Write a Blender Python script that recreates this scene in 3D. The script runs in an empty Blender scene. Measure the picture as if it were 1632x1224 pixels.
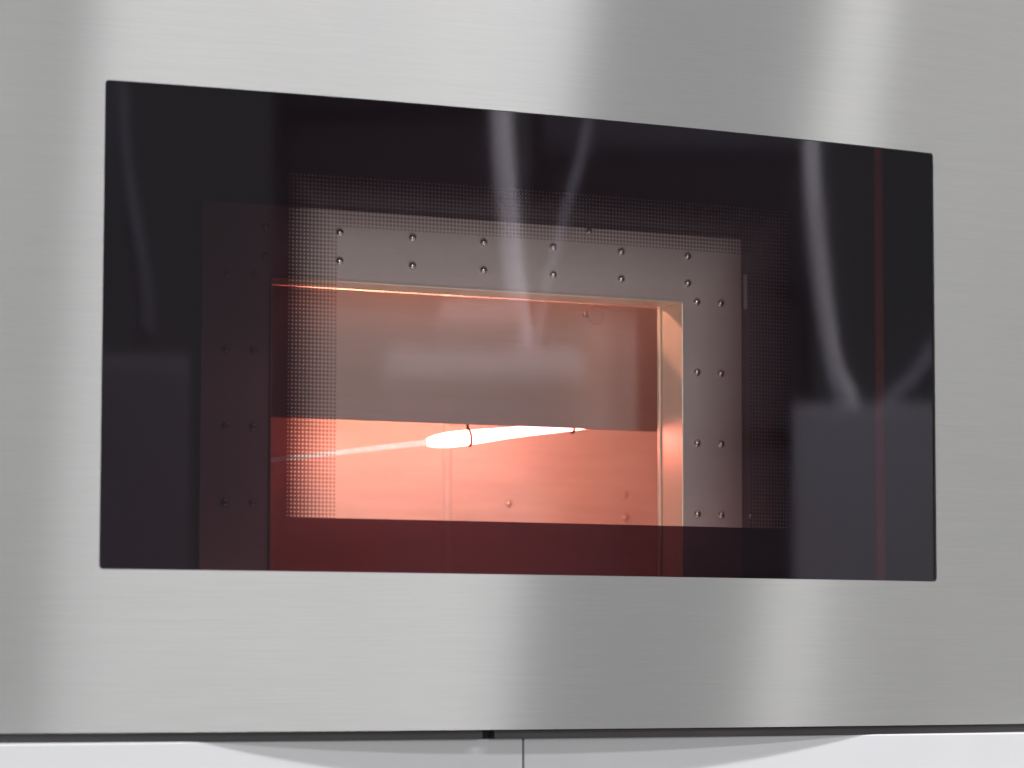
import bpy, math, random
from mathutils import Vector, Matrix

random.seed(7)
sc = bpy.context.scene
Z0 = 1.45                      # height of the window centre above the floor
K = 0.4469                     # curvature of the oven front (radius about 2.24 m)

# ------------------------------------------------------------------ camera
yaw, pitch, roll = 0.48125, 0.08355, 0.002336
cam_d = bpy.data.cameras.new("camera")
cam = bpy.data.objects.new("camera", cam_d)
sc.collection.objects.link(cam)
sc.camera = cam
fwd = Vector((math.sin(yaw) * math.cos(pitch), math.cos(yaw) * math.cos(pitch), math.sin(pitch)))
rgt = Vector((math.cos(yaw), -math.sin(yaw), 0))
upv = rgt.cross(fwd)
r2 = math.cos(roll) * rgt + math.sin(roll) * upv
u2 = -math.sin(roll) * rgt + math.cos(roll) * upv
m = Matrix((r2, u2, -fwd)).transposed().to_4x4()
m.translation = Vector((-0.74422, -1.37695, Z0 - 0.15065))
cam.matrix_world = m
cam_d.sensor_width = 36.0
cam_d.lens = 5156.56 / 1632 * 36.0
cam_d.clip_start = 0.05
cam_d.clip_end = 60
cam_d.dof.use_dof = True
cam_d.dof.focus_distance = 1.62
cam_d.dof.aperture_fstop = 8.5

# ------------------------------------------------------------------ world, lamps, exposure
w = bpy.data.worlds.new("World")
sc.world = w
w.use_nodes = True
bg = w.node_tree.nodes["Background"]
bg.inputs[0].default_value = (0.93, 0.96, 1.0, 1)
bg.inputs[1].default_value = 0.135

def area(name, loc, size, power, target=None, color=(1, 0.985, 0.96)):
    d = bpy.data.lights.new(name, 'AREA')
    d.shape = 'RECTANGLE'
    d.size, d.size_y = size
    d.energy = power
    d.color = color
    o = bpy.data.objects.new(name, d)
    sc.collection.objects.link(o)
    o.location = (loc[0], loc[1], Z0 + loc[2])
    if target is not None:
        v = Vector((target[0] - loc[0], target[1] - loc[1], target[2] - loc[2]))
        o.rotation_euler = v.to_track_quat('-Z', 'Y').to_euler()
    return o

# ceiling fixtures: a thin tube row just in front of the oven, dimmer ones beside it, a row further back
area("ceiling_tube_long", (0.87, -1.00, 2.56), (1.14, 0.10), 86, color=(1.0, 0.985, 0.99))
area("ceiling_tube_short", (2.33, -1.00, 2.56), (0.24, 0.10), 15.5)
area("ceiling_tube_right", (3.35, -1.00, 2.56), (1.66, 0.10), 54)
area("ceiling_tube_left", (-0.55, -1.00, 2.56), (1.56, 0.10), 33)
area("ceiling_panel_back", (1.3, -2.0, 1.9), (2.8, 0.3), 46, color=(0.97, 0.98, 1.0))
area("plate_fill_light", (-0.50, -3.2, 0.15), (0.55, 1.0), 24, target=(0, 0, 0), color=(1.0, 0.97, 0.94))  # added fill light behind the camera, brightens the inner plate

sc.view_settings.view_transform = 'Standard'
sc.view_settings.look = 'None'
sc.view_settings.exposure = 0.0
sc.view_settings.gamma = 1.0
sc.view_settings.use_curve_mapping = False
sc.render.engine = 'CYCLES'
sc.cycles.use_denoising = True
sc.cycles.max_bounces = 12
sc.cycles.transparent_max_bounces = 24
sc.cycles.sample_clamp_indirect = 4.0
sc.cycles.caustics_reflective = True
sc.cycles.blur_glossy = 0.5

# ------------------------------------------------------------------ materials
def newmat(name):
    mt = bpy.data.materials.new(name)
    mt.use_nodes = True
    nt = mt.node_tree
    nt.nodes.clear()
    out = nt.nodes.new('ShaderNodeOutputMaterial')
    return mt, nt, out

def N(nt, t, **kw):
    n = nt.nodes.new(t)
    for k, v in kw.items():
        setattr(n, k, v)
    return n

def mth(nt, op, a, b=None, c=None, clamp=False):
    n = nt.nodes.new('ShaderNodeMath')
    n.operation = op
    n.use_clamp = clamp
    for i, v in enumerate((a, b, c)):
        if v is None:
            continue
        if isinstance(v, (int, float)):
            n.inputs[i].default_value = v
        else:
            nt.links.new(v, n.inputs[i])
    return n.outputs[0]

def vnoise(nt, scale_xyz, scale=1.0, detail=4.0, rough=0.6):
    tc = N(nt, 'ShaderNodeTexCoord')
    mp = N(nt, 'ShaderNodeMapping')
    mp.inputs['Scale'].default_value = scale_xyz
    nt.links.new(tc.outputs['Object'], mp.inputs['Vector'])
    no = N(nt, 'ShaderNodeTexNoise')
    no.inputs['Scale'].default_value = scale
    no.inputs['Detail'].default_value = detail
    no.inputs['Roughness'].default_value = rough
    nt.links.new(mp.outputs[0], no.inputs['Vector'])
    return no.outputs['Fac']

def maprange(nt, v, a, b, c, d, clamp=True, smooth=False):
    n = nt.nodes.new('ShaderNodeMapRange')
    n.clamp = clamp
    if smooth:
        n.interpolation_type = 'SMOOTHSTEP'
    nt.links.new(v, n.inputs[0])
    for i, q in enumerate((a, b, c, d)):
        n.inputs[i + 1].default_value = q
    return n.outputs[0]

def greyscale(nt, v, tint):
    vm = nt.nodes.new('ShaderNodeVectorMath')
    vm.operation = 'SCALE'
    vm.inputs[0].default_value = tint
    nt.links.new(v, vm.inputs['Scale'])
    return vm.outputs[0]

def mat_brushed(name, tint, r, aniso, diffuse, diff_mix, grain=0.06):
    """Horizontally brushed steel: highlights stay narrow along the grain and smear across it."""
    mt, nt, out = newmat(name)
    geo = N(nt, 'ShaderNodeNewGeometry')
    cr = N(nt, 'ShaderNodeVectorMath', operation='CROSS_PRODUCT')
    nt.links.new(geo.outputs['Normal'], cr.inputs[0])
    cr.inputs[1].default_value = (0, 0, 1)
    fine = vnoise(nt, (30, 60, 1500), 1.0, 3.0, 0.6)
    mid = vnoise(nt, (12, 20, 330), 1.0, 5.0, 0.7)
    blot = vnoise(nt, (7, 7, 5), 1.0, 3.0, 0.5)
    a = maprange(nt, fine, 0.25, 0.75, 1 - grain, 1 + grain)
    b = maprange(nt, mid, 0.25, 0.75, 1 - grain * 0.8, 1 + grain * 0.8)
    c = maprange(nt, blot, 0.3, 0.7, 0.975, 1.025)
    f = mth(nt, 'MULTIPLY', mth(nt, 'MULTIPLY', a, b), c)
    g = N(nt, 'ShaderNodeBsdfAnisotropic')
    g.distribution = 'GGX'
    g.inputs['Anisotropy'].default_value = aniso
    nt.links.new(greyscale(nt, f, tint), g.inputs['Color'])
    nt.links.new(maprange(nt, mid, 0.2, 0.8, r * 0.95, r * 1.05), g.inputs['Roughness'])
    nt.links.new(cr.outputs[0], g.inputs['Tangent'])
    d = N(nt, 'ShaderNodeBsdfDiffuse')
    nt.links.new(greyscale(nt, f, diffuse), d.inputs['Color'])
    mx = N(nt, 'ShaderNodeMixShader')
    mx.inputs[0].default_value = diff_mix
    nt.links.new(g.outputs[0], mx.inputs[1])
    nt.links.new(d.outputs[0], mx.inputs[2])
    nt.links.new(mx.outputs[0], out.inputs[0])
    return mt

def mat_pbr(name, color, rough=0.5, metal=0.0, spec=0.5, var=0.08, nscale=(60, 60, 60), bump=0.0, rvar=0.1):
    mt, nt, out = newmat(name)
    p = N(nt, 'ShaderNodeBsdfPrincipled')
    no = vnoise(nt, nscale, 1.0, 5.0, 0.6)
    v = maprange(nt, no, 0.25, 0.75, 1 - var, 1 + var)
    nt.links.new(greyscale(nt, v, color), p.inputs['Base Color'])
    nt.links.new(maprange(nt, no, 0.25, 0.75, rough - rvar / 2, rough + rvar / 2), p.inputs['Roughness'])
    p.inputs['Metallic'].default_value = metal
    p.inputs['Specular IOR Level'].default_value = spec
    if bump:
        bp = N(nt, 'ShaderNodeBump')
        bp.inputs['Strength'].default_value = bump
        bp.inputs['Distance'].default_value = 0.001
        nt.links.new(no, bp.inputs['Height'])
        nt.links.new(bp.outputs[0], p.inputs['Normal'])
    nt.links.new(p.outputs[0], out.inputs[0])
    return mt

def mat_emit(name, color, strength):
    mt, nt, out = newmat(name)
    e = N(nt, 'ShaderNodeEmission')
    e.inputs[0].default_value = (*color, 1)
    no = vnoise(nt, (300, 300, 300), 1.0, 2.0)
    nt.links.new(maprange(nt, no, 0.3, 0.7, strength * 0.9, strength * 1.1), e.inputs[1])
    nt.links.new(e.outputs[0], out.inputs[0])
    return mt

def mat_glass_front(f0=0.122):
    mt, nt, out = newmat("window_glass_face")
    lw = N(nt, 'ShaderNodeLayerWeight')
    lw.inputs['Blend'].default_value = 0.5
    p5 = mth(nt, 'POWER', lw.outputs['Facing'], 5.0)
    fac = mth(nt, 'MULTIPLY_ADD', p5, 1 - f0, f0)
    t = N(nt, 'ShaderNodeBsdfTransparent')
    t.inputs[0].default_value = (0.985, 0.985, 0.985, 1)
    g = N(nt, 'ShaderNodeBsdfAnisotropic')
    nt.links.new(maprange(nt, vnoise(nt, (14, 14, 9), 1.0, 4.0, 0.6), 0.3, 0.7, 0.028, 0.055), g.inputs['Roughness'])   # smears on the glass
    g.inputs['Color'].default_value = (0.98, 0.90, 1.0, 1)
    mx = N(nt, 'ShaderNodeMixShader')
    nt.links.new(fac, mx.inputs[0])
    nt.links.new(t.outputs[0], mx.inputs[1])
    nt.links.new(g.outputs[0], mx.inputs[2])
    nt.links.new(mx.outputs[0], out.inputs[0])
    return mt

def mat_glass_clear():
    mt, nt, out = newmat("window_glass_clear")
    t = N(nt, 'ShaderNodeBsdfTransparent')
    t.inputs[0].default_value = (0.99, 0.99, 0.99, 1)
    nt.links.new(t.outputs[0], out.inputs[0])
    return mt

CLX, CLT, CLB, BAND, PITCH = 0.1139, 0.0512, -0.0868, 0.0245, 0.00187
FILM = (0.088, 0.036, 0.047)
def mat_print():
    """Dark tinted film with a clear field and a border of printed dots that thin out towards it."""
    mt, nt, out = newmat("printed_dot_border")
    tc = N(nt, 'ShaderNodeTexCoord')
    sp = N(nt, 'ShaderNodeSeparateXYZ')
    nt.links.new(tc.outputs['Object'], sp.inputs[0])
    x, z = sp.outputs[0], sp.outputs[2]
    ex = mth(nt, 'SUBTRACT', mth(nt, 'ABSOLUTE', x), CLX)
    ez = mth(nt, 'SUBTRACT', z, CLT)
    e = mth(nt, 'DIVIDE', mth(nt, 'MAXIMUM', ex, ez), BAND)
    fx = mth(nt, 'SUBTRACT', mth(nt, 'FRACT', mth(nt, 'DIVIDE', x, PITCH)), 0.5)
    fz = mth(nt, 'SUBTRACT', mth(nt, 'FRACT', mth(nt, 'DIVIDE', z, PITCH)), 0.5)
    r = mth(nt, 'SQRT', mth(nt, 'ADD', mth(nt, 'MULTIPLY', fx, fx), mth(nt, 'MULTIPLY', fz, fz)))
    rad = maprange(nt, e, 0.0, 1.0, 0.35, 0.60)
    dd = mth(nt, 'SUBTRACT', r, rad)
    dot = maprange(nt, dd, -0.05, 0.05, 1.0, 0.0)
    inband = mth(nt, 'GREATER_THAN', e, 0.0)
    mask = mth(nt, 'MULTIPLY', dot, inband)
    mask = mth(nt, 'MAXIMUM', mask, mth(nt, 'GREATER_THAN', e, 1.0))
    mask = mth(nt, 'MAXIMUM', mask, mth(nt, 'LESS_THAN', z, CLB))
    mc = N(nt, 'ShaderNodeMix', data_type='RGBA')
    nt.links.new(mask, mc.inputs[0])
    mc.inputs[6].default_value = (0.98, 0.97, 0.97, 1)
    md = N(nt, 'ShaderNodeMix', data_type='RGBA')          # the printed dots let a little more through than the film
    nt.links.new(mth(nt, 'MULTIPLY', maprange(nt, e, 0.0, 1.0, 1.0, 0.0), mth(nt, 'GREATER_THAN', z, CLB)), md.inputs[0])
    md.inputs[6].default_value = (*FILM, 1)
    md.inputs[7].default_value = (0.66, 0.58, 0.58, 1)
    nt.links.new(md.outputs[2], mc.inputs[7])
    t = N(nt, 'ShaderNodeBsdfTransparent')
    nt.links.new(mc.outputs[2], t.inputs[0])
    nt.links.new(t.outputs[0], out.inputs[0])
    return mt

M = {
    'steel': mat_brushed("brushed_steel", (0.455, 0.454, 0.45), 0.34, 0.835, (0.27, 0.27, 0.268), 0.33, 0.036),
    'plate': mat_brushed("satin_inner_steel", (0.86, 0.775, 0.755), 0.46, 0.35, (0.82, 0.725, 0.70), 0.6, 0.02),
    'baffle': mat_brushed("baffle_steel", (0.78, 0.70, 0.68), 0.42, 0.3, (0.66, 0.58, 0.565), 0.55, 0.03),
    'chamber': mat_pbr("chamber_steel", (0.76, 0.73, 0.72), 0.36, 0.27, 0.5, 0.10, (14, 14, 110), 0.05, 0.15),
    'weld': mat_pbr("bright_joint_bead", (0.95, 0.92, 0.90), 0.5, 0.0, 0.5, 0.03),
    'brick': mat_pbr("ceramic_insulation", (0.30, 0.21, 0.18), 0.8, 0.0, 0.2, 0.12, (40, 40, 40)),
    'jamb': mat_pbr("jamb_steel", (0.92, 0.83, 0.70), 0.36, 0.35, 0.5, 0.04, (60, 60, 8)),
    'rivet': mat_pbr("rivet_steel", (0.70, 0.60, 0.57), 0.26, 1.0, 0.5, 0.05, (200, 200, 200)),
    'dark': mat_pbr("dark_liner", (0.26, 0.215, 0.21), 0.55, 0.0, 0.3, 0.1),
    'casing': mat_pbr("casing_grey", (0.3, 0.3, 0.3), 0.5, 0.2),
    'trim': mat_pbr("dark_trim", (0.035, 0.031, 0.033), 0.5, 0.0, 0.3, 0.08, (20, 200, 400)),
    'black': mat_pbr("black_recess", (0.012, 0.010, 0.012), 0.6, 0.0, 0.2),
    'white': mat_pbr("white_lacquer", (0.65, 0.655, 0.68), 0.5, 0.0, 0.4, 0.012, (30, 30, 30)),
    'hose': mat_pbr("white_hose_plastic", (0.82, 0.82, 0.85), 0.4, 0.0, 0.5, 0.04),
    'hose_dark': mat_pbr("grey_hose_plastic", (0.13, 0.13, 0.155), 0.8, 0.0, 0.15, 0.04),
    'hose_grey': mat_pbr("pale_grey_hose_plastic", (0.24, 0.24, 0.28), 0.45, 0.0, 0.5, 0.04),
    'equip_black': mat_pbr("equipment_black_paint", (0.15, 0.145, 0.17), 0.6, 0.0, 0.4, 0.05),
    'rack': mat_pbr("rack_black_paint", (0.088, 0.076, 0.088), 0.7, 0.0, 0.2, 0.1),
    'equip': mat_pbr("equipment_paint", (0.30, 0.29, 0.29), 0.5, 0.0, 0.4, 0.05),
    'equip_dark': mat_pbr("equipment_grey_paint", (0.3, 0.3, 0.33), 0.5, 0.0, 0.4, 0.05),
    'floor': mat_pbr("floor_vinyl", (0.5, 0.5, 0.49), 0.5, 0.0, 0.4, 0.06, (3, 3, 3)),
    'glow': mat_emit("glowing_filament_bulb", (1.0, 0.275, 0.22), 23.0),
    'glow_upper': mat_emit("glowing_upper_bulb", (1.0, 0.42, 0.25), 105.0),
    'stem_glint': mat_emit("quartz_emissive_glint", (1.0, 0.70, 0.60), 1.3),  # emission stands in for the highlight on the unlit stem
    'mirror': mat_pbr("polished_chamber_floor", (0.80, 0.77, 0.75), 0.24, 0.9, 0.5, 0.04, (40, 6, 40)),
    'quartz': mat_pbr("frosted_quartz", (0.75, 0.7, 0.68), 0.25, 0.0, 0.8, 0.05),
    'glass_face': mat_glass_front(),
    'glass_clear': mat_glass_clear(),
    'print': mat_print(),
}

# ------------------------------------------------------------------ mesh helpers
def link(o, parent=None):
    sc.collection.objects.link(o)
    if parent is not None:
        o.parent = parent
    return o

def empty(name, loc, label, cat, group=None):
    o = bpy.data.objects.new(name, None)
    o.empty_display_size = 0.05
    o.location = loc
    o['label'] = label
    o['category'] = cat
    if group:
        o['group'] = group
    return link(o)

def mesh(name, verts, faces, mat, parent=None, smooth=False, loc=(0, 0, 0)):
    me = bpy.data.meshes.new(name)
    me.from_pydata([tuple(v) for v in verts], [], faces)
    me.validate()
    me.update()
    for mm in (mat if isinstance(mat, (list, tuple)) else [mat]):
        me.materials.append(mm)
    if smooth:
        for p in me.polygons:
            p.use_smooth = True
    o = bpy.data.objects.new(name, me)
    o.location = loc
    return link(o, parent)

def boxdata(x0, x1, y0, y1, z0, z1):
    v = [(x0, y0, z0), (x1, y0, z0), (x1, y1, z0), (x0, y1, z0), (x0, y0, z1), (x1, y0, z1), (x1, y1, z1), (x0, y1, z1)]
    f = [(0, 3, 2, 1), (4, 5, 6, 7), (0, 1, 5, 4), (1, 2, 6, 5), (2, 3, 7, 6), (3, 0, 4, 7)]
    return v, f

def bevel(o, width, segs=2):
    b = o.modifiers.new("edge", 'BEVEL')
    b.width = width
    b.segments = segs
    b.limit_method = 'ANGLE'
    return o

def box(name, b, mat, parent=None, bev=0.0, loc=(0, 0, 0)):
    v, f = boxdata(*b)
    o = mesh(name, v, f, mat, parent, loc=loc)
    if bev:
        bevel(o, bev)
    return o

def holed_sheet(name, outer, holes, y0, y1, mat, parent):
    """Flat sheet in x-z with rectangular holes, thickness y0..y1."""
    xs = sorted({outer[0], outer[1]} | {h[0] for h in holes} | {h[1] for h in holes})
    zs = sorted({outer[2], outer[3]} | {h[2] for h in holes} | {h[3] for h in holes})
    def solid(i, j):
        if i < 0 or j < 0 or i >= len(xs) - 1 or j >= len(zs) - 1:
            return False
        cx, cz = (xs[i] + xs[i + 1]) / 2, (zs[j] + zs[j + 1]) / 2
        return not any(h[0] < cx < h[1] and h[2] < cz < h[3] for h in holes)
    V, F, idx = [], [], {}
    def vid(i, j, k):
        key = (i, j, k)
        if key not in idx:
            idx[key] = len(V)
            V.append((xs[i], (y0, y1)[k], zs[j]))
        return idx[key]
    for i in range(len(xs) - 1):
        for j in range(len(zs) - 1):
            if not solid(i, j):
                continue
            F.append((vid(i, j, 0), vid(i + 1, j, 0), vid(i + 1, j + 1, 0), vid(i, j + 1, 0)))
            F.append((vid(i, j, 1), vid(i, j + 1, 1), vid(i + 1, j + 1, 1), vid(i + 1, j, 1)))
            if not solid(i - 1, j): F.append((vid(i, j, 0), vid(i, j + 1, 0), vid(i, j + 1, 1), vid(i, j, 1)))
            if not solid(i + 1, j): F.append((vid(i + 1, j, 0), vid(i + 1, j, 1), vid(i + 1, j + 1, 1), vid(i + 1, j + 1, 0)))
            if not solid(i, j - 1): F.append((vid(i, j, 0), vid(i, j, 1), vid(i + 1, j, 1), vid(i + 1, j, 0)))
            if not solid(i, j + 1): F.append((vid(i, j + 1, 0), vid(i + 1, j + 1, 0), vid(i + 1, j + 1, 1), vid(i, j + 1, 1)))
    return mesh(name, V, F, mat, parent)

def tube_mesh(name, pts, rads, mat, parent=None, seg=20, smooth=True, cap=True):
    """Round tube along pts with a radius for each point."""
    V, F = [], []
    n = len(pts)
    P = [Vector(p) for p in pts]
    for i in range(n):
        t = (P[min(i + 1, n - 1)] - P[max(i - 1, 0)]).normalized()
        a = Vector((0, 1, 0)) if abs(t.y) < 0.9 else Vector((1, 0, 0))
        u = t.cross(a).normalized()
        v = t.cross(u)
        for s in range(seg):
            an = 2 * math.pi * s / seg
            V.append(P[i] + rads[i] * (math.cos(an) * u + math.sin(an) * v))
    for i in range(n - 1):
        for s in range(seg):
            s2 = (s + 1) % seg
            F.append((i * seg + s, i * seg + s2, (i + 1) * seg + s2, (i + 1) * seg + s))
    if cap:
        F.append(tuple(range(seg))[::-1])
        F.append(tuple((n - 1) * seg + s for s in range(seg)))
    return mesh(name, V, F, mat, parent, smooth)

def yc(x):
    return 0.5 * K * x * x

def curved_bar(name, x0, x1, z0, z1, back0, back1, mat, parent, step=0.02):
    """Bar that follows the curved front: a cross-section back0..back1 deep swept along x."""
    n = max(2, int(round((x1 - x0) / step)) + 1)
    V, F = [], []
    for i in range(n):
        x = x0 + (x1 - x0) * i / (n - 1)
        y = yc(x)
        V += [(x, y + back0, z0), (x, y + back0, z1), (x, y + back1, z1), (x, y + back1, z0)]
    for i in range(n - 1):
        a, b = i * 4, i * 4 + 4
        for k in range(4):
            k2 = (k + 1) % 4
            F.append((a + k, a + k2, b + k2, b + k))
    F += [(3, 2, 1, 0), tuple((n - 1) * 4 + k for k in range(4))]
    return mesh(name, V, F, mat, parent)

# ------------------------------------------------------------------ floor
fl = mesh("floor", [(-4, -5, 0), (5, -5, 0), (5, 2, 0), (-4, 2, 0)], [(0, 1, 2, 3)], M['floor'])
fl['kind'] = 'structure'

# ------------------------------------------------------------------ the oven
oven = empty("industrial_oven", (0, 0, Z0),
             "brushed steel oven front, gently curved, with a dark viewing window onto a glowing lamp", "oven")
WX, WH = 0.230, 0.1122           # half width and half height of the window opening
PX, PT, PB = 0.46, 0.36, -0.1862
RC = 0.0018                      # corner radius

def front_panel():
    V, F = [], []
    xs = set()
    n = 60
    for i in range(n + 1):
        xs.add(round(-PX + 2 * PX * i / n, 6))
    corner = []
    for i in range(7):
        a = math.pi / 2 * i / 6
        corner.append((WX - RC + RC * math.sin(a), WH - RC + RC * math.cos(a)))
    for cx, _ in corner:
        xs.add(round(cx, 6)); xs.add(round(-cx, 6))
    xs = sorted(xs)
    def zin(x):
        ax = abs(x)
        if ax <= WX - RC:
            return WH
        return WH - RC + math.sqrt(max(0.0, RC * RC - (ax - WX + RC) ** 2))
    def add(*p):
        V.append(p); return len(V) - 1
    def quad(x0, x1, za0, za1, zb0, zb1):
        a = add(x0, yc(x0), za0); b = add(x1, yc(x1), za1); c = add(x1, yc(x1), zb1); d = add(x0, yc(x0), zb0)
        F.append((a, b, c, d))
    T = 0.0016
    for x0, x1 in zip(xs, xs[1:]):
        if x1 <= -WX + 1e-6 or x0 >= WX - 1e-6:
            quad(x0, x1, PB, PB, PT, PT)
        else:
            quad(x0, x1, zin(x0), zin(x1), PT, PT)
            quad(x0, x1, PB, PB, -zin(x0), -zin(x1))
            for s in (1, -1):                                   # turned-in lip of the cut-out
                a = add(x0, yc(x0), s * zin(x0)); b = add(x1, yc(x1), s * zin(x1))
                c = add(x1, yc(x1) + T, s * zin(x1)); d = add(x0, yc(x0) + T, s * zin(x0))
                F.append((a, b, c, d) if s < 0 else (d, c, b, a))
        a = add(x0, yc(x0), PB); b = add(x1, yc(x1), PB); c = add(x1, yc(x1) + T, PB); d = add(x0, yc(x0) + T, PB)
        F.append((d, c, b, a))
    for s in (1, -1):
        x = s * WX; z = WH - RC
        a = add(x, yc(x), -z); b = add(x, yc(x), z); c = add(x, yc(x) + T, z); d = add(x, yc(x) + T, -z)
        F.append((a, b, c, d) if s > 0 else (d, c, b, a))
    o = mesh("front_panel", V, F, M['steel'], oven)
    # weld, smooth the curved face, keep the lips sharp
    import bmesh
    bm = bmesh.new(); bm.from_mesh(o.data)
    bmesh.ops.remove_doubles(bm, verts=bm.verts, dist=1e-7)
    for f in bm.faces:
        f.smooth = True
    for ed in bm.edges:
        if len(ed.link_faces) == 2 and ed.calc_face_angle(0) > 0.6:
            ed.smooth = False
    bmesh.ops.recalc_face_normals(bm, faces=bm.faces)
    bm.to_mesh(o.data); bm.free()
    # recalc may point the sheet inwards: make the face look at the room
    if sum(p.normal.y * p.area for p in o.data.polygons) > 0:
        o.data.flip_normals()
    return o
front_panel()

# casing behind the front
casing = holed_sheet("casing", (-PX, PX, -0.188, PT), [], 0.62, 0.622, M['casing'], oven)
box("casing_side", (-PX, -PX + 0.003, 0.055, 0.62, -0.188, PT), M['casing'], oven)
box("casing_side", (PX - 0.003, PX, 0.055, 0.62, -0.188, PT), M['casing'], oven)
box("casing_top", (-PX, PX, 0.055, 0.62, PT + 0.0005, PT + 0.0035), M['casing'], oven)
box("casing_bottom", (-PX + 0.0035, PX - 0.0035, 0.075, 0.6195, -0.1862, -0.1832), M['dark'], oven)

# dark trim below the front with its small notch
TZ0, TZ1 = -0.1904, -0.18655
curved_bar("trim_strip", -PX, -0.0401, TZ0, TZ1, 0.0006, 0.0155, M['trim'], oven)
curved_bar("trim_strip", -0.0337, PX, TZ0, TZ1, 0.0006, 0.0155, M['trim'], oven)
curved_bar("latch_recess", -0.0399, -0.0339, TZ0, TZ1, 0.006, 0.0150, M['black'], oven, 0.003)

# window: glass pane, printed film behind it, black gasket round it
def curved_sheet(name, hx, hz, back, mat, parent, step=0.01):
    n = int(2 * hx / step) + 1
    V, F = [], []
    for i in range(n + 1):
        x = -hx + 2 * hx * i / n
        V += [(x, yc(x) + back, -hz), (x, yc(x) + back, hz)]
    for i in range(n):
        F.append((2 * i, 2 * i + 2, 2 * i + 3, 2 * i + 1))
    return mesh(name, V, F, mat, parent, True)
def glass_pane():
    hx, hz, n = WX + 0.004, WH + 0.004, 48
    V, F, mi = [], [], []
    for i in range(n + 1):
        x = -hx + 2 * hx * i / n
        for y in (yc(x) + 0.0012, yc(x) + 0.0048):
            V += [(x, y, -hz), (x, y, hz)]
    for i in range(n):
        a, b = 4 * i, 4 * i + 4
        F.append((a, b, b + 1, a + 1)); mi.append(0)
        F.append((a + 2, a + 3, b + 3, b + 2)); mi.append(1)
        F.append((a, a + 2, b + 2, b)); mi.append(1)
        F.append((a + 1, b + 1, b + 3, a + 3)); mi.append(1)
    F.append((0, 1, 3, 2)); mi.append(1)
    e = 4 * n
    F.append((e, e + 2, e + 3, e + 1)); mi.append(1)
    o = mesh("window_pane", V, F, [M['glass_face'], M['glass_clear']], oven)
    import bmesh
    for p, k in zip(o.data.polygons, mi):
        p.material_index = k
        p.use_smooth = True
    bm = bmesh.new(); bm.from_mesh(o.data)
    for ed in bm.edges:
        if len(ed.link_faces) == 2 and ed.calc_face_angle(0) > 0.6:
            ed.smooth = False
    bm.to_mesh(o.data); bm.free()
    o['label'] = "dark curved window glass with a dotted border"
    return o
pane = glass_pane()
curved_sheet("printed_film", WX + 0.004, WH + 0.004, 0.0053, M['print'], pane)

# dark liner sheet behind the glass, with the chamber opening and a narrow slit on the right
OX, OT, OB = 0.1167, 0.0337, -0.135
liner = holed_sheet("liner_sheet", (-0.40, 0.40, -0.18, 0.30),
                    [(-OX - 0.0035, OX + 0.0035, OB - 0.003, OT + 0.0035), (0.2408, 0.2462, -0.16, 0.27)], 0.0830, 0.0850, M['dark'], oven)
FX, FT = 0.1537, 0.0700
plate = holed_sheet("frame_plate", (-FX, FX, -0.16, FT), [(-OX - 0.0012, OX + 0.0012, OB - 0.001, OT + 0.0012)], 0.0800, 0.0822, M['plate'], oven)

def dome(name, r, h, seg=14, rings=4):
    V, F = [], []
    for k in range(rings):
        a = math.pi / 2 * k / rings
        for s in range(seg):
            b = 2 * math.pi * s / seg
            V.append((r * math.cos(a) * math.cos(b), -h * math.sin(a), r * math.cos(a) * math.sin(b)))
    V.append((0, -h, 0))
    for k in range(rings - 1):
        for s in range(seg):
            s2 = (s + 1) % seg
            F.append((k * seg + s, k * seg + s2, (k + 1) * seg + s2, (k + 1) * seg + s))
    top = len(V) - 1
    for s in range(seg):
        F.append(((rings - 1) * seg + s, (rings - 1) * seg + (s + 1) % seg, top))
    me = bpy.data.meshes.new(name)
    me.from_pydata(V, [], F)
    me.update()
    for p in me.polygons:
        p.use_smooth = True
    me.materials.append(M['rivet'])
    return me
rivet_me = dome("rivet", 0.0022, 0.0017)
screw_me = dome("small_rivet", 0.0017, 0.0014, 12, 3)
def rivet(me, x, y, z, parent, name="rivet"):
    o = bpy.data.objects.new(name, me)
    o.location = (x, y, z)
    o.rotation_euler = (0, random.uniform(0, 6.28), 0)
    return link(o, parent)
for i in range(7):
    for z in (0.0588, 0.0445):
        rivet(rivet_me, -0.1206 + 0.0402 * i, 0.0799, z, plate)
for sx in (-1, 1):
    for x in (0.1262, 0.1408):
        for z in (0.0350, -0.0023, -0.0396, -0.0769):
            rivet(rivet_me, sx * x, 0.0799, z, plate)
rivet(screw_me, 0.1605, 0.0829, -0.0770, liner)
rivet(screw_me, 0.0612, 0.0799, 0.0683, plate)
box("edge_clip", (0.1563, 0.1582, 0.0812, 0.0829, 0.0329, 0.0513), M['white'], oven, 0.0003)

# collar round the opening: front lip, wall and a bead at the back, each side its own strip
def collar(x0, x1, z0, z1, y0, y1, name):
    return box(name, (x0, x1, y0, y1, z0, z1), M['jamb'], oven, 0.0003)
for sx in (-1, 1):
    a, b = (OX, OX + 0.0010) if sx > 0 else (-OX - 0.0010, -OX)
    collar(a, b, OB, OT, 0.0790, 0.0822, "opening_lip")
    a, b = (OX + 0.0006, OX + 0.0030) if sx > 0 else (-OX - 0.0030, -OX - 0.0006)
    collar(a, b, OB, OT, 0.0824, 0.1010, "jamb")
    a, b = (OX - 0.0003, OX + 0.0030) if sx > 0 else (-OX - 0.0030, -OX + 0.0003)
    collar(a, b, OB, OT, 0.1022, 0.1046, "jamb_bead")
collar(-OX - 0.001, OX + 0.001, OT + 0.0001, OT + 0.0011, 0.0790, 0.1040, "soffit")

# unseen reflector added below the window's lower edge to bounce lamp light up
box("bounce_strip", (-0.21, 0.21, 0.0150, 0.0795, -0.1475, -0.1455), M['jamb'], oven, 0.0004)

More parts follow.
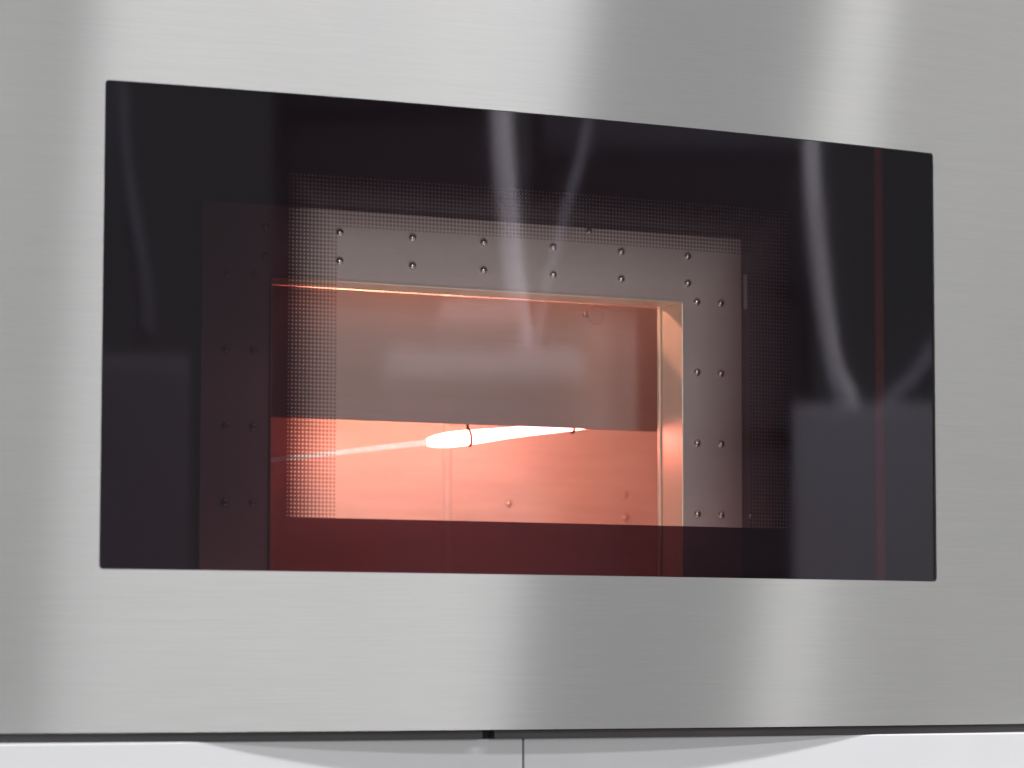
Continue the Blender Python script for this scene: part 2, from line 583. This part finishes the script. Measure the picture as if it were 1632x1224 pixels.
# hanging baffle with a round grommet
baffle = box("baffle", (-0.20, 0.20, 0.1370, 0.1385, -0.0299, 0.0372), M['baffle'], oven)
def ring(name, c, R, r, mat, parent, seg=28, ps=8):
    V, F = [], []
    for i in range(seg):
        a = 2 * math.pi * i / seg
        for j in range(ps):
            b = 2 * math.pi * j / ps
            rr = R + r * math.cos(b)
            V.append((c[0] + rr * math.cos(a), c[1] + r * math.sin(b), c[2] + rr * math.sin(a)))
    for i in range(seg):
        for j in range(ps):
            F.append((i * ps + j, ((i + 1) % seg) * ps + j, ((i + 1) % seg) * ps + (j + 1) % ps, i * ps + (j + 1) % ps))
    return mesh(name, V, F, mat, parent, True)
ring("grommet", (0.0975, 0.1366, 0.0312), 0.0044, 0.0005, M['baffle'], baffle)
rivet(screw_me, 0.0905, 0.1369, 0.0315, baffle)

# heated chamber behind: two back panels with a joint, sides, floor, roof
BYK = 0.29
bpl = box("back_panel", (-0.30, 0.0840, BYK, BYK + 0.002, -0.112, 0.135), M['chamber'], oven)
bpr = box("back_panel", (0.0855, 0.30, BYK - 0.001, BYK + 0.001, -0.112, 0.135), M['chamber'], oven)
tube_mesh("joint_bead", [(0.0845, BYK + 0.0022, -0.112), (0.0845, BYK + 0.0022, 0.0), (0.0845, BYK + 0.0022, 0.135)], [0.0040] * 3, M['weld'], oven, 16)
box("chamber_side", (-0.302, -0.300, 0.086, BYK + 0.002, -0.112, 0.135), M['brick'], oven)
box("chamber_side", (0.300, 0.302, 0.086, BYK + 0.002, -0.112, 0.135), M['brick'], oven)
box("chamber_floor", (-0.302, 0.302, 0.086, BYK + 0.003, -0.1145, -0.1125), M['mirror'], oven)
box("chamber_roof", (-0.302, 0.302, 0.086, BYK + 0.003, 0.1355, 0.1375), M['chamber'], oven)
for x, z in ((0.1236, -0.0631), (0.2010, -0.0560), (0.2018, -0.0694)):
    rivet(rivet_me, x, BYK - 0.0011, z, bpr)

# quartz lamps
def lamp(a, b, t0, t1, label, glow):
    a, b = Vector(a), Vector(b)
    L = (b - a).length
    root = bpy.data.objects.new("quartz_lamp", None)
    root['label'] = label
    root.empty_display_size = 0.02
    link(root, oven)
    p = lambda t: a.lerp(b, t)
    tube_mesh("stem", [p(-0.16), p(t0 * 0.5), p(t0 + 0.01)], [0.0013, 0.0013, 0.0016], M['stem_glint'], root, 12)
    ds = [0, 0.0027, 0.0065, 0.0135, 0.022, 0.032, 0.045, 0.060]
    rs = [0.0006, 0.0022, 0.0033, 0.0041, 0.0042, 0.0037, 0.0030, 0.0027]
    ts = [t0 + q / L for q in ds] + [0.60, 0.68, t1 - 0.016 / L, t1 - 0.007 / L, t1 - 0.002 / L, t1]
    rs += [0.0027, 0.0046, 0.0046, 0.0030, 0.0018, 0.0008]
    tube_mesh("bulb", [p(t) for t in ts], rs, M[glow], root, 18)
    tube_mesh("stem", [p(t1 - 0.01), p(t1 + 0.06)], [0.0016, 0.0013], M['quartz'], root, 12)
    # wire supports: a loop round the bulb hung from the roof
    for t, r in ((t0 + 0.026 / L, 0.0044), (t0 + 0.086 / L, 0.0038), (t1 - 0.015 / L, 0.0038)):
        c = p(t)
        ax = (b - a).normalized()
        u = ax.cross(Vector((0, 0, 1))).normalized(); v = u.cross(ax)
        pts = [c + r * (math.cos(q) * u + math.sin(q) * v) for q in [math.pi / 2 + 2 * math.pi * i / 20 for i in range(21)]]
        pts = [c + v * 0.03 + u * 0.004] + [c + v * (r + 0.006) + u * 0.001] + pts
        tube_mesh("support_wire", pts, [0.0008] * len(pts), M['black'], root, 8)
    return root
lamp((-0.057, 0.2013, -0.0470), (0.225, 0.1600, -0.0090), 0.274, 0.90, "glowing quartz lamp below the baffle", 'glow')
lamp((-0.120, 0.200, 0.0850), (0.120, 0.200, 0.0850), 0.40, 0.88, "lamp above the baffle", 'glow_upper')

# ------------------------------------------------------------------ cabinet below
CYF = 0.0081
cab = empty("base_cabinet", (0, 0, 0), "white cabinet below the steel oven front, its two doors meeting in a seam", "cabinet")
ct = Z0 - 0.1906
box("carcass", (-0.46, 0.46, CYF + 0.020, 0.60, 0.0, ct - 0.002), M['white'], cab)
SX = -0.0142
box("door", (-0.46, SX - 0.0005, CYF, CYF + 0.018, 0.08, ct), M['white'], cab, 0.0006)
box("door", (SX + 0.0005, 0.46, CYF, CYF + 0.018, 0.08, ct), M['white'], cab, 0.0006)

# ------------------------------------------------------------------ things in the room, seen mirrored in the window
def hose(pts, r, mat, label, ribs):
    P = [Vector(p) for p in pts]
    # Catmull-Rom through the points, ribbed
    out = []
    def cm(p0, p1, p2, p3, t):
        return 0.5 * ((2 * p1) + (p2 - p0) * t + (2 * p0 - 5 * p1 + 4 * p2 - p3) * t * t + (3 * p1 - p0 - 3 * p2 + p3) * t ** 3)
    Q = [P[0] * 2 - P[1]] + P + [P[-1] * 2 - P[-2]]
    for i in range(len(P) - 1):
        n = max(4, int((P[i + 1] - P[i]).length / (ribs / 4)))
        for k in range(n):
            out.append(cm(Q[i], Q[i + 1], Q[i + 2], Q[i + 3], k / n))
    out.append(P[-1])
    rad = [r * (1.0 if i % 4 < 2 else 0.93) for i in range(len(out))]
    o = tube_mesh("ribbed_hose", [(p.x, p.y, p.z + Z0) for p in out], rad, mat, None, 14)
    o['label'] = label
    o['category'] = "hose"
    o['group'] = "hoses hanging in the room"
    return o
YR = -2.6
hose([(1.19, YR, 2.6), (1.20, YR, 1.0), (1.226, YR, .60), (1.250, YR, .45), (1.288, YR, .29), (1.30, YR, .24)], 0.031, M['hose'],
     "thick white hose mirrored in the middle of the window", 0.024)
hose([(1.62, YR, 2.6), (1.57, YR, 0.9), (1.510, YR, .612), (1.437, YR, .480), (1.382, YR, .379), (1.33, YR, .27)], 0.012, M['hose_grey'],
     "thin hose mirrored in the window right beside the thick middle one", 0.016)
hose([(2.34, YR, 2.6), (2.355, YR, 1.0), (2.380, YR, .658), (2.412, YR, .486), (2.483, YR, .311), (2.56, YR, .25), (2.62, YR, .20)], 0.031, M['hose'],
     "thick white hose mirrored at the right end of the window, running down into a cabinet", 0.024)
hose([(3.55, -2.7, 2.6), (3.45, -2.7, 1.0), (3.25, -2.7, .50), (3.04, -2.7, .34), (2.86, -2.7, .27), (2.78, -2.7, .20)], 0.022, M['hose_grey'],
     "grey hose mirrored in the right corner of the window, rising to its edge", 0.02)
hose([(0.22, YR, 2.6), (0.197, YR, 0.9), (0.197, YR, .572), (0.2154, YR, .443), (0.255, YR, .33), (0.268, YR, .25)], 0.026, M['hose_dark'],
     "dark hose faintly mirrored at the left end of the window", 0.024)

def cabinet(x0, y0, width, rot, zt, mat, label, drawers):
    """Cabinet whose front left corner stands at x0, y0 and whose front is turned by rot."""
    root = empty("equipment_cabinet", (x0, y0, 0), label, "cabinet", "equipment in the room")
    root.rotation_euler = (0, 0, math.radians(rot))
    box("body", (0, width, -0.5, 0, 0.0, Z0 + zt), mat, root, 0.012)
    h = (Z0 + zt) / drawers
    for i in range(drawers):
        box("drawer_front", (0.012, width - 0.012, 0.0005, 0.010, i * h + 0.01, (i + 1) * h - 0.006), mat, root, 0.004)
    return root
cabinet(-0.10, -2.62, 0.47, 11, 0.222, M['equip_black'], "dark cabinet mirrored in the lower left of the window", 3)
cabinet(2.305, -2.62, 0.80, 42, 0.238, M['equip_dark'], "grey cabinet mirrored in the lower right of the window", 2)
cabinet(0.88, -2.64, 0.66, 26, 0.185, M['rack'], "dark bench mirrored in the middle of the window", 3)
ins = empty("instrument", (1.17, -2.62, Z0 + 0.185), "pale instrument mirrored above the glowing lamp", "instrument")
ins.rotation_euler = (0, 0, math.radians(26))
box("body", (-0.27, 0.30, -0.13, 0.10, 0.0, 0.080), M['equip'], ins, 0.039)
box("head", (-0.12, 0.12, -0.10, 0.08, 0.0805, 0.150), M['equip'], ins, 0.034)

def rack(x0, y0, width, rot, height, label):
    root = empty("tall_rack", (x0, y0, 0), label, "rack", "racks at the back of the room")
    root.rotation_euler = (0, 0, math.radians(rot))
    for x in (0, width - 0.04):
        box("post", (x, x + 0.04, -0.5, 0, 0, height), M['rack'], root, 0.004)
    z = 0.05
    while z < height - 0.1:
        box("panel", (0.041, width - 0.041, -0.48, random.choice((-0.01, -0.03, -0.06)), z, z + 0.27), M['rack'] if random.random() < 0.75 else M['equip_black'], root, 0.004)
        z += 0.28
    return root
rack(1.03, -4.2, 0.90, 24, 2.6, "tall dark rack faintly mirrored left of the thick middle hose")
rack(2.14, -4.2, 1.25, 33, 2.6, "tall dark rack faintly mirrored between the two thick white hoses")
